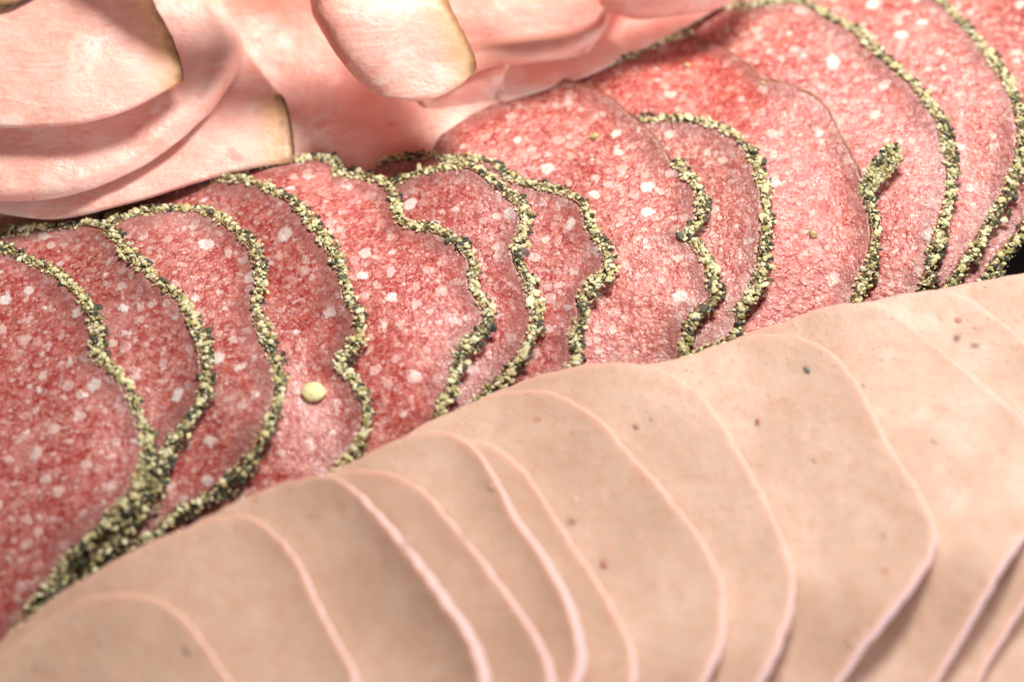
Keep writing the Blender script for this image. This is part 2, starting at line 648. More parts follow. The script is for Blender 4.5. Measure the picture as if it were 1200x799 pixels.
def grains_along(soup, R, zr, dirs, fl, thick, seed, density=9.0, wide=None, dk=1.0):
    r_ = np.random.default_rng(seed)
    n = len(R)
    seg = np.linalg.norm(np.roll(R, -1, 0) - R, axis=1)
    tang = np.roll(R, -1, 0) - np.roll(R, 1, 0)
    tang /= np.linalg.norm(tang, axis=1)[:, None]
    nor = np.stack([tang[:, 1], -tang[:, 0]], 1)
    sg = np.sign(np.sum(nor * dirs, 1))
    nor *= sg[:, None]
    ph = r_.uniform(0, 6.3, 4)
    ang = np.arange(n)
    widthf = 1.0 + 0.30 * np.sin(ang * 0.21 + ph[0]) + 0.22 * np.sin(ang * 0.53 + ph[1])
    if wide is not None:
        widthf = widthf * wide
    darkf = dk * 0.10 + 0.16 * np.sin(ang * 0.23 + ph[2]) + 0.14 * np.sin(ang * 0.57 + ph[3])
    # sticky matrix under the crumbs: a thin lumpy band round the rim
    m = 7
    on = fl > 0.5
    for k in range(n):
        k2 = (k + 1) % n
        if not (on[k] and on[k2]):
            continue
        ring = []
        for kk in (k, k2):
            for q in range(m):
                a = 2 * math.pi * q / m
                rr = 0.9 * (0.8 + 0.25 * math.sin(kk * 0.9 + q))
                o = 1.25 + rr * 1.7 * widthf[kk] ** 0.5 * math.cos(a)
                zz = rr * math.sin(a) * 0.85 - 0.25 + thick / 2 - 1.05
                ring.append([R[kk, 0] + nor[kk, 0] * o, R[kk, 1] + nor[kk, 1] * o, zr[kk] + zz])
        f = [(q, (q + 1) % m, m + (q + 1) % m, m + q) for q in range(m)]
        soup.add(np.array(ring), [(x[0], x[1], x[2]) for x in f] + [(x[0], x[2], x[3]) for x in f], 0.29)
    for k in range(n):
        if fl[k] > 0.5:
            dens = density
        elif fl[k] < -0.5:
            dens = density * 0.15
        else:
            continue
        cnt = r_.poisson(dens * seg[k])
        for _ in range(cnt):
            u = r_.random()
            wd = widthf[k]
            ro = 1.3 + r_.normal() * 1.3 * wd
            ro = min(max(ro, -0.8), 2.3 + 1.2 * wd)
            top = thick / 2 + 0.30 * max(0.0, 1 - ((ro - 1.0) / 2.6) ** 2) - max(0, ro - 1.4) * 0.45
            low = -thick / 2 - 0.3
            zz = top - abs(r_.normal()) * 0.45 if r_.random() < .72 else r_.uniform(low, top)
            if ro < 0.1:
                zz = thick / 2 + r_.uniform(-.05, .25)
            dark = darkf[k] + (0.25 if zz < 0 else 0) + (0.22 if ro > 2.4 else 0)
            size = r_.choice([0.34, 0.5, 0.68, 0.9, 1.12], p=[.42, .26, .17, .10, .05]) * r_.uniform(.85, 1.4)
            if ro < 0.1:
                size *= 0.7
            if dens < 0.1:
                size *= 0.8
                ro = min(ro, .3)
            base = ICO1 if size > 0.45 else ICO0
            v, f = chip(r_, size, base)
            v = v * np.array([1.0, 1.0, 0.60])
            px = R[k] + nor[k] * ro + tang[k] * (u - .5) * seg[k]
            soup.add(v + np.array([px[0], px[1], zr[k] + zz]), f, tone_of(r_, min(max(dark, .05), .85)))


SAL = [
    # centre, visible rim (x, y[, crusted?]), label
    ((-45, 540), [(-90, 305), (-45, 294), (0, 298), (22, 306), (60, 326), (85, 346), (104, 374), (111, 400), (106, 420),
                  (124, 436), (145, 458), (158, 490), (170, 525), (164, 558), (148, 587), (119, 617), (85, 651), (55, 689),
                  (34, 719), (13, 748), (-15, 785)],
     'topmost salami slice at the far left, notched rim, cut off by the frame'),
    ((40, 470), [(-25, 290), (27, 276), (64, 272), (101, 269), (122, 275), (139, 291), (149, 308), (169, 325), (185, 341),
                 (203, 353), (216, 367), (227, 389), (234, 409), (238, 436), (237, 462), (222, 490), (196, 524), (184, 548),
                 (172, 583), (152, 610), (127, 636), (100, 668), (70, 700)],
     'second salami slice from the left, a crescent whose crust meets the leftmost slice'),
    ((120, 430), [(134, 266), (152, 259), (183, 254), (216, 251), (243, 257), (260, 267), (277, 281), (294, 297), (300, 318),
                  (301, 341), (296, 358), (301, 382), (311, 409), (319, 429), (324, 452), (319, 483), (304, 515), (285, 545),
                  (258, 572), (228, 590), (205, 600), (180, 622), (150, 645), (115, 670)],
     'third salami slice from the left, its tall arched crust curling down to the sausage edge'),
    ((215, 400), [(128, 258), (160, 242), (195, 228), (240, 216), (285, 218), (315, 230), (340, 245), (365, 270), (385, 300),
                  (398, 330), (405, 355), (417, 377), (416, 397), (405, 415), (391, 431), (406, 447), (420, 467), (426, 492),
                  (418, 520), (403, 542), (370, 590), (320, 630)],
     'salami slice carrying the large round yellow mustard seed near its crust'),
    ((370, 370), [(225, 217), (263, 208), (330, 196), (383, 191), (395, 208), (418, 212), (442, 219), (456, 231), (461, 252),
                  (467, 268), (488, 274), (516, 281), (540, 297), (551, 314), (549, 335), (558, 356), (569, 374), (561, 391),
                  (545, 406), (532, 430), (525, 456), (514, 476), (505, 500), (470, 545), (420, 580)],
     'salami slice in mid row with a two-lobed rim stepping inward at a deep notch'),
    ((440, 350), [(440, 228), (467, 219), (484, 213), (516, 205), (545, 203), (566, 213), (588, 230), (605, 244), (611, 262),
                  (607, 280), (601, 300), (604, 318), (614, 337), (621, 360), (625, 382), (617, 402), (605, 424), (590, 441),
                  (572, 456), (550, 480), (510, 530)],
     'narrow salami slice showing between the two-lobed slice and the wavy-edged slice'),
    ((520, 345), [(385, 212), (411, 199), (463, 192), (498, 188), (535, 194), (572, 195), (592, 212), (612, 223), (640, 228), (666, 237),
                  (684, 253), (686, 270), (697, 286), (708, 306), (704, 326), (689, 338), (677, 358), (678, 378), (666, 398),
                  (672, 418), (664, 450), (630, 490)],
     'salami slice with a wavy pinched crust just left of the big bare-topped slice'),
    ((655, 290), [(506, 195, 0), (508, 176, 0), (525, 154, 0), (563, 131, 0), (600, 110, 0), (628, 102, 0), (659, 98, 0),
                  (684, 104, 0), (713, 118, 0), (737, 138, 0), (760, 158, 0), (778, 180, 0), (793, 204, 1), (810, 222), (817, 246),
                  (812, 266), (795, 283), (815, 297), (827, 322), (831, 354), (813, 372), (801, 390), (796, 418), (780, 450),
                  (740, 480)],
     'big salami slice with bare upper edge touching the ham, crust only at right'),
    ((715, 290), [(735, 149), (752, 148), (780, 147), (820, 151), (848, 162), (872, 179), (884, 206), (892, 238), (894, 266),
                  (889, 298), (887, 326), (876, 350), (861, 367), (862, 387), (848, 404), (822, 413), (800, 422), (770, 450)],
     'narrow salami slice with an even crust arch, left of the deep red slice'),
    ((840, 235), [(655, 105), (668, 96), (713, 80), (746, 67), (775, 54), (803, 46), (818, 49, 0), (837, 55, 0), (859, 68, 0),
                  (879, 84, 0), (897, 97, 0), (931, 108, 0), (963, 127, 0), (982, 158, 0), (1002, 196, 0), (1012, 222, 0),
                  (1012, 236), (1018, 252), (1020, 279), (1016, 311), (1004, 338), (994, 365), (960, 410), (900, 450)],
     'deep red salami slice with crust peeled off its upper right rim and sticking up'),
    ((930, 190), [(792, 50), (806, 37), (822, 24), (839, 15), (867, 14), (895, 10), (938, 9), (965, 25), (1003, 45), (1028, 73),
                  (1062, 101), (1085, 131), (1100, 155), (1108, 194), (1109, 226), (1101, 261), (1091, 293), (1080, 333),
                  (1065, 365), (1020, 410)],
     'wide pale red salami slice behind the peeled one, its crust arching over the whole slice'),
    ((1000, 165), [(860, 5), (900, -22), (960, -45), (1030, -38), (1084, -2), (1116, 27), (1144, 59), (1167, 90), (1184, 122), (1191, 149),
                   (1191, 180), (1184, 212), (1171, 239), (1156, 263), (1137, 293), (1116, 324), (1100, 345), (1060, 390)],
     'salami slice second from the right end with long crust line reaching the top frame edge'),
    ((1085, 150), [(985, -30), (1040, -75), (1110, -82), (1180, -55), (1235, 10), (1262, 90), (1258, 160), (1232, 215), (1203, 256),
                   (1185, 283), (1166, 306), (1145, 335), (1120, 375)],
     'rightmost salami slice in the upper right corner, its crust beside the dark tray'),
]


def salami_curl(d, e):
    f = max(0.0, d[0] * SDIR[0] + d[1] * SDIR[1] + 0.15)
    return 1.9 * min(f, 1) * math.exp(-e / 8.0)


salami = []
TINT = [(0.88, 0.95, 0.97, 1), (0.90, 1.0, 1.02, 1), (0.93, 1.0, 1.02, 1), (0.95, 1.0, 1.02, 1), (1.02, 0.98, 0.98, 1), (0.95, 1.0, 1.02, 1),
        (0.96, 0.98, 1.0, 1), (1.0, 1.02, 0.98, 1), (0.97, 1.05, 1.0, 1), (1.0, 0.74, 0.68, 1), (1.0, 1.0, 0.96, 1), (1.0, 1.0, 0.96, 1), (1.0, 1.02, 0.98, 1)]
for i, (cen, pts, label) in enumerate(SAL):
    H = salami_H(i)
    P, c = build_outline(pts, cen, H)
    th = 1.7
    V, F, E, R, zr, fl, dirs = slice_mesh(P, c, H, th, salami_curl, 0.22, 100 + i)
    o0 = np.array([c[0], c[1], H(c[0], c[1])])
    t = thing('salami_slice', label, 'salami slice', o0, 'salami slices fanned out in a row')
    ob = mesh_obj('meat', V, F, M_SAL, t, o0, {'edge': E})
    ob.color = TINT[i]
    # dry casing: a thin skin showing as a brown line inside the crumbs
    m = 6
    nR = len(R)
    CV = []
    for k in range(nR):
        for q in range(m):
            a = 2 * math.pi * q / m
            rr = 0.20 + 0.08 * math.sin(k * 0.8) + 0.06 * math.sin(k * 0.31)
            o = 0.10 + rr * math.cos(a)
            CV.append([R[k, 0] + dirs[k, 0] * o, R[k, 1] + dirs[k, 1] * o, zr[k] + th / 2 - 0.22 + rr * 1.2 * math.sin(a)])
    CF = [(k * m + q, k * m + (q + 1) % m, ((k + 1) % nR) * m + (q + 1) % m, ((k + 1) % nR) * m + q) for k in range(nR) for q in range(m)]
    mesh_obj('casing', CV, CF, M_CASING, t, o0)
    s = Soup()
    yb = at(140, 590, H)[1]
    wd_ = 1 + (0.75 if i < 2 else 0.35) * np.clip((yb + 18 - R[:, 1]) / 25, 0, 1) if i < 4 else None
    grains_along(s, R, zr, dirs, fl, th, 500 + i, wide=wd_, dk=0.4 if i == 12 else 1.0)
    s.obj('pepper_crust', M_CRUST, t, o0)
    salami.append((t, H, th, o0))

# strip of crust peeled off the deep red slice, its end standing up
t, H, th, o0 = salami[9]
path_px = [(1014, 238, 0.8), (1015, 225, 1.6), (1021, 213, 2.6), (1030, 200, 3.4), (1038, 190, 3.9), (1045, 181, 4.3), (1051, 173, 4.5)]
path = []
for x, y, up in path_px:
    path.append(at(x, y, lambda X, Y, u=up: H(X, Y) + u))
path = resample(catmull(path, False, 12), 60, False)
s = Soup()
r_ = np.random.default_rng(77)
m = 10
tgp = np.gradient(path, axis=0)
tgp /= np.linalg.norm(tgp, axis=1)[:, None]
sdp = np.cross(tgp, np.array([0, -0.6, 0.8]))
sdp /= np.linalg.norm(sdp, axis=1)[:, None]
upp = np.cross(sdp, tgp)
rings = []
for k in range(len(path)):
    f_ = k / (len(path) - 1)
    wv = (1.5 + 1.5 * min(1, f_ * 1.8)) * (1.0 if f_ < .93 else 0.55)
    rings += [path[k] + sdp[k] * wv * math.cos(2 * math.pi * q / m) * (1 + .12 * math.sin(k * .7 + q)) + upp[k] * 1.0 * math.sin(2 * math.pi * q / m) for q in range(m)]
ff = []
for k in range(len(path) - 1):
    for q in range(m):
        a_, b_, c_, d_ = k * m + q, k * m + (q + 1) % m, (k + 1) * m + (q + 1) % m, (k + 1) * m + q
        ff += [(a_, b_, c_), (a_, c_, d_)]
for q in range(1, m - 1):
    ff += [(0, q, q + 1), (len(rings) - m, len(rings) - m + q + 1, len(rings) - m + q)]
s.add(np.array(rings), ff, 0.36)
for k in range(len(path)):
    f_ = k / (len(path) - 1)
    wv = (1.5 + 1.5 * min(1, f_ * 1.8)) * (1.0 if f_ < .93 else 0.55)
    for _ in range(11):
        a_ = r_.uniform(0, 2 * math.pi)
        v, f = chip(r_, r_.uniform(.3, .85), ICO1)
        pos = path[k] + sdp[k] * wv * math.cos(a_) + upp[k] * 1.05 * math.sin(a_)
        s.add(v + pos, f, tone_of(r_, 0.18 if f_ < .5 else (0.42 if math.cos(a_) < .3 else 0.2)))
s.obj('peeled_crust', M_CRUST, t, o0)

# ------------------------------------------------------------------ fine sausage slices
SAU = [
    ((70, 960), [(-60, 800), (0, 768), (50, 733), (90, 708), (130, 698), (170, 700), (210, 720), (240, 755), (262, 785), (285, 830), (295, 900)],
     'lowest sausage slice in the bottom left corner, just a rounded beige top'),
    ((190, 860), [(-10, 770), (40, 722), (90, 686), (140, 657), (200, 630), (250, 612), (290, 609), (325, 628), (350, 660), (375, 710), (398, 755), (420, 805), (430, 900)],
     'sausage slice whose domed top lies below the crust of the third salami slice'),
    ((310, 830), [(160, 650), (220, 622), (280, 592), (330, 573), (375, 563), (405, 570), (440, 603), (480, 652), (520, 705), (550, 750), (568, 795), (575, 850), (560, 920)],
     'sausage slice with a broad lilac-white cut edge ending at the bottom middle'),
    ((380, 820), [(320, 580), (375, 563), (420, 555), (460, 560), (500, 583), (540, 630), (580, 680), (615, 730), (640, 775), (648, 830), (620, 910)],
     'narrow sausage slice right of the broad lilac-white edge, lit along its lower rim'),
    ((440, 790), [(390, 558), (440, 532), (485, 516), (520, 513), (555, 530), (580, 565), (610, 620), (640, 665), (665, 710), (680, 755), (681, 800), (650, 880)],
     'sausage slice with a thin white sharply bent rim below the two-lobed salami slice'),
    ((500, 760), [(470, 533), (520, 519), (565, 522), (600, 540), (630, 575), (665, 630), (700, 685), (728, 735), (744, 785), (735, 850), (690, 910)],
     'narrow sausage slice tucked under the white bent rim, soft peach edge'),
    ((610, 710), [(480, 512), (520, 490), (570, 468), (615, 460), (655, 465), (700, 492), (745, 540), (790, 592), (825, 640), (846, 690), (850, 735), (838, 785), (800, 850)],
     'mid-row sausage slice with a dark red speck near its left edge'),
    ((690, 680), [(550, 478), (600, 455), (660, 436), (715, 429), (770, 436), (815, 460), (850, 505), (885, 565), (912, 620), (928, 675), (925, 730), (905, 785), (860, 850)],
     'wide sausage slice whose top touches the notched crust of the big salami slice'),
    ((850, 640), [(720, 440), (790, 425), (850, 405), (905, 395), (950, 402), (985, 427), (1015, 470), (1045, 530), (1075, 575), (1092, 615),
                  (1094, 645), (1080, 680), (1050, 722), (1010, 770), (960, 830), (900, 870)],
     'large sausage slice with one black peppercorn speck and a red speck, its corner lifted'),
    ((990, 610), [(860, 402), (920, 380), (965, 363), (1000, 359), (1045, 371), (1100, 412), (1150, 452), (1200, 497), (1232, 550), (1232, 600),
                  (1195, 645), (1155, 705), (1110, 780), (1050, 850)],
     'broad sausage slice right of the peppercorn-specked one, reaching the right frame edge'),
    ((1090, 590), [(960, 372), (1030, 354), (1075, 345), (1115, 345), (1150, 363), (1200, 403), (1255, 470), (1290, 545), (1270, 630), (1208, 700), (1160, 775), (1110, 850)],
     'sausage slice near the upper right with a pale rim running into the right frame edge'),
    ((1200, 570), [(1040, 362), (1095, 344), (1150, 332), (1200, 324), (1260, 330), (1330, 380), (1380, 470), (1385, 560), (1330, 660), (1260, 760), (1200, 830)],
     'last sausage slice of the row at the right frame edge below the dark tray'),
]


CURL_AMP = [0.5, 0.7, 2.1, 1.4, 2.1, 0.6, 0.4, 0.4, 0.4, 0.4, 0.4, 0.4]


def sausage_curl(d, e, amp=1.0):
    # the free lower right corners lift off the slice below
    a = math.atan2(d[1], d[0])
    w = math.exp(-((a + 0.55) / 0.5) ** 2)
    g = max(0.0, math.cos(a - 0.1)) ** 0.7
    return 6.0 * w * math.exp(-e / 26.0) + 2.2 * amp * g * (1 - w) * math.exp(-e / 7.0)


def surface_of(H, c, R, amp):
    ra = np.arctan2(R[:, 1] - c[1], R[:, 0] - c[0])
    rl = np.hypot(R[:, 0] - c[0], R[:, 1] - c[1])

    def S(x, y):
        d = np.array([x - c[0], y - c[1]])
        l = np.linalg.norm(d) + 1e-6
        k = np.argmin(np.abs(np.angle(np.exp(1j * (ra - math.atan2(d[1], d[0]))))))
        return H(x, y) + sausage_curl(d / l, max(rl[k] - l, 0), amp)
    return S


sausage = []
for i, (cen, pts, label) in enumerate(SAU):
    H = sausage_H(i)
    P, c = build_outline(pts, cen, H)
    th = SAU_THICK[i]
    V, F, E, R, zr, fl, dirs = slice_mesh(P, c, H, th, (lambda d, e, a=CURL_AMP[i]: sausage_curl(d, e, a)), 0.30, 300 + i, sharp=0.5)
    wall = np.clip(1 - E / 0.32, 0, 1) ** 0.5
    o0 = np.array([c[0], c[1], H(c[0], c[1])])
    t = thing('sausage_slice', label, 'sausage slice', o0, 'fine sausage slices fanned out in a row')
    mesh_obj('meat', V, F, M_SAU, t, o0, {'edge': E, 'wall': wall})
    sausage.append((t, surface_of(H, c, R, CURL_AMP[i]), th, o0))


def speck(si, px, py, size, mat, seed, flat=0.14):
    t, H, th, o0 = sausage[si]
    p = at(px, py, lambda x, y: H(x, y) + th / 2)
    r_ = np.random.default_rng(seed)
    v, f = ICO2
    w = v * (1 + r_.uniform(-.18, .18, (len(v), 1)))
    w = w * np.array([1.0, r_.uniform(.6, .95), flat]) * size
    a = r_.uniform(0, 3.1)
    w = np.stack([w[:, 0] * math.cos(a) - w[:, 1] * math.sin(a), w[:, 0] * math.sin(a) + w[:, 1] * math.cos(a), w[:, 2]], 1)
    mesh_obj('spice_speck', w + p + np.array([0, 0, -flat * size * 0.55]), f, mat, t, o0)


for a in [(8, 948, 433, 1.5, M_BLACK, 1), (8, 890, 493, 1.5, M_RED, 2), (8, 1040, 628, 1.4, M_BROWN, 3), (8, 957, 538, 1.1, M_BROWN, 4),
          (8, 1000, 752, 1.7, M_BROWN, 5, 0.12), (6, 711, 661, 1.8, M_RED, 6), (7, 748, 499, 1.2, M_RED, 7), (7, 765, 489, 1.1, M_BROWN, 8),
          (4, 579, 569, 1.3, M_BROWN, 9), (2, 478, 632, 1.2, M_BROWN, 10), (0, 223, 760, 2.0, M_BROWN, 11, .2),
          (0, 45, 780, 1.2, M_BROWN, 12), (0, 120, 752, 1.1, M_BROWN, 13), (3, 546, 627, 0.8, M_BROWN, 14, .12), (9, 1123, 375, 1.0, M_RED, 15),
          (9, 1144, 383, 1.0, M_BROWN, 16), (9, 1014, 450, 1.2, M_BROWN, 17), (9, 1098, 515, 1.3, M_BROWN, 18), (5, 674, 586, 1.2, M_BROWN, 19)]:
    speck(*a)

# ------------------------------------------------------------------ loose seed and crumbs
def on_salami(i, px, py, lift):
    t, H, th, o0 = salami[i]
    return at(px, py, lambda x, y: H(x, y) + th / 2 + lift)


r_ = np.random.default_rng(5)
p = on_salami(3, 367, 459, 1.1)
v, f = ico(3)
w = v * np.array([3.35, 3.2, 1.35])
w[:, 0] += 0.5 * np.exp(-((v[:, 0] - 1) ** 2 + v[:, 1] ** 2 + v[:, 2] ** 2) / 0.05)
w *= (1 + 0.03 * np.sin(v[:, :1] * 9 + 1) * np.sin(v[:, 1:2] * 8))
sd = mesh_obj('mustard_seed', w + p, f, M_SEED, None, p)
tag(sd, 'round pale yellow mustard seed lying loose on a salami slice', 'seed')
for (i, px, py, size, lab) in [
        (9, 954, 274, 1.25, 'small yellow crumb lying on the deep red salami slice with peeled crust'),
        (7, 695, 159, 1.35, 'small yellow crumb on the big salami slice with the bare upper edge'),
        (9, 806, 76, 1.0, 'tiny greenish crumb near the top of the deep red salami slice'),
        (9, 896, 98, 1.5, 'crumb clinging to the bare upper rim of the deep red salami slice'),
        (3, 274, 580, 0.9, 'tiny brown crumb near the sausage edge below the third salami crust')]:
    p = on_salami(i, px, py, size * 0.5)
    v, f = chip(r_, size, ICO2, 0.15)
    cb = mesh_obj('pepper_crumb', v + p, f, M_CRUMB, None, p)
    tag(cb, lab, 'crumb', 'loose crumbs on the salami')

# ------------------------------------------------------------------ ham
def ham_sheet(name, label, grid, thick=2.0, rind=None, up=9, seed=0, deep=0.0, rind_from=0.0):
    """grid: rows of (px, py, height mm); a bent slice with rounded edges"""
    G = np.array([[at(x, y, z) for (x, y, z) in row] for row in grid])
    A = np.array([catmull(G[:, k], False, up) for k in range(G.shape[1])])      # cols x rows
    B = np.array([catmull(A[:, k], False, up) for k in range(A.shape[1])])      # rows x cols x 3
    nr, nc = B.shape[:2]
    for a in range(3):
        pass
    B[:, :, 2] += wav(B[:, :, 0], B[:, :, 1], 40 + seed, 0.25, 22)
    du = np.gradient(B, axis=1)
    dv = np.gradient(B, axis=0)
    nrm = np.cross(du, dv)
    nrm /= np.linalg.norm(nrm, axis=2)[:, :, None] + 1e-9
    if nrm[:, :, 2].mean() < 0:
        nrm = -nrm
    su = np.linalg.norm(np.diff(B, axis=1), axis=2)
    left = np.concatenate([np.zeros((nr, 1)), np.cumsum(su, 1)], 1)
    right = left[:, -1:] - left
    sv = np.linalg.norm(np.diff(B, axis=0), axis=2)
    topd = np.concatenate([np.zeros((1, nc)), np.cumsum(sv, 0)], 0)
    botd = topd[-1:] - topd
    edge = np.minimum(np.minimum(left, right), np.minimum(topd, botd))
    rd = {'right': right, 'left': left, 'bottom': botd, None: np.full((nr, nc), 99.0)}[rind]
    vv = np.linspace(0, 1, nr)[:, None]
    rd = rd + 70.0 * np.clip((rind_from - vv) / 0.22, 0, 1)
    h = thick / 2
    prof = np.sqrt(np.clip(1 - (1 - np.clip(edge / h, 0, 1)) ** 2, 0, 1))
    T = B + nrm * (h * prof)[:, :, None]
    L = B - nrm * ((h + deep * np.clip(edge / 8.0, 0, 1)) * prof)[:, :, None]
    V = np.vstack([T.reshape(-1, 3), L.reshape(-1, 3)])
    idx = np.arange(nr * nc).reshape(nr, nc)
    q = np.stack([idx[:-1, :-1], idx[:-1, 1:], idx[1:, 1:], idx[1:, :-1]], 2).reshape(-1, 4)
    flip = np.sum(np.cross(du, dv)[nr // 2, nc // 2] * nrm[nr // 2, nc // 2]) < 0
    top = q[:, ::-1] if flip else q
    bot = (q if flip else q[:, ::-1]) + nr * nc
    F = np.vstack([top, bot]).tolist()
    o0 = B[nr // 2, nc // 2]
    E2 = np.concatenate([edge.ravel(), edge.ravel()])
    R2 = np.concatenate([rd.ravel(), rd.ravel()])
    t = thing('ham_slice', label, 'ham slice', o0, 'folded slices of cooked ham')
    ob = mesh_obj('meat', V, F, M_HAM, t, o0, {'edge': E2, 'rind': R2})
    ob.color = (1.0, 0.89, 0.86, 1) if deep > 2.5 else (1, 1, 1, 1)  # pinker tint painted on the low sheets to redden their shade
    if rind:
        line = {'right': B[:, -1], 'left': B[:, 0], 'bottom': B[-1]}[rind]
        nl = {'right': nrm[:, -1], 'left': nrm[:, 0], 'bottom': nrm[-1]}[rind]
        k0 = int(rind_from * nr)
        line, nl = line[k0:], nl[k0:]
        m = 8
        RV, RF = [], []
        tg = np.gradient(line, axis=0)
        tg /= np.linalg.norm(tg, axis=1)[:, None]
        side = np.cross(tg, nl)
        for k in range(len(line)):
            s_ = 0.25 + 0.75 * math.sin(math.pi * min(1, max(0.0, k / (len(line) - 1)))) ** .35
            for j in range(m):
                a = 2 * math.pi * j / m
                wob = 1 + 0.15 * math.sin(k * 1.3 + j)
                RV.append(line[k] + (nl[k] * math.sin(a) * 0.95 + side[k] * math.cos(a) * 0.40) * s_ * wob * h)
        for k in range(len(line) - 1):
            for j in range(m):
                j2 = (j + 1) % m
                RF.append((k * m + j, k * m + j2, (k + 1) * m + j2, (k + 1) * m + j))
        mesh_obj('rind', RV, RF, M_RIND, t, o0)
    return t


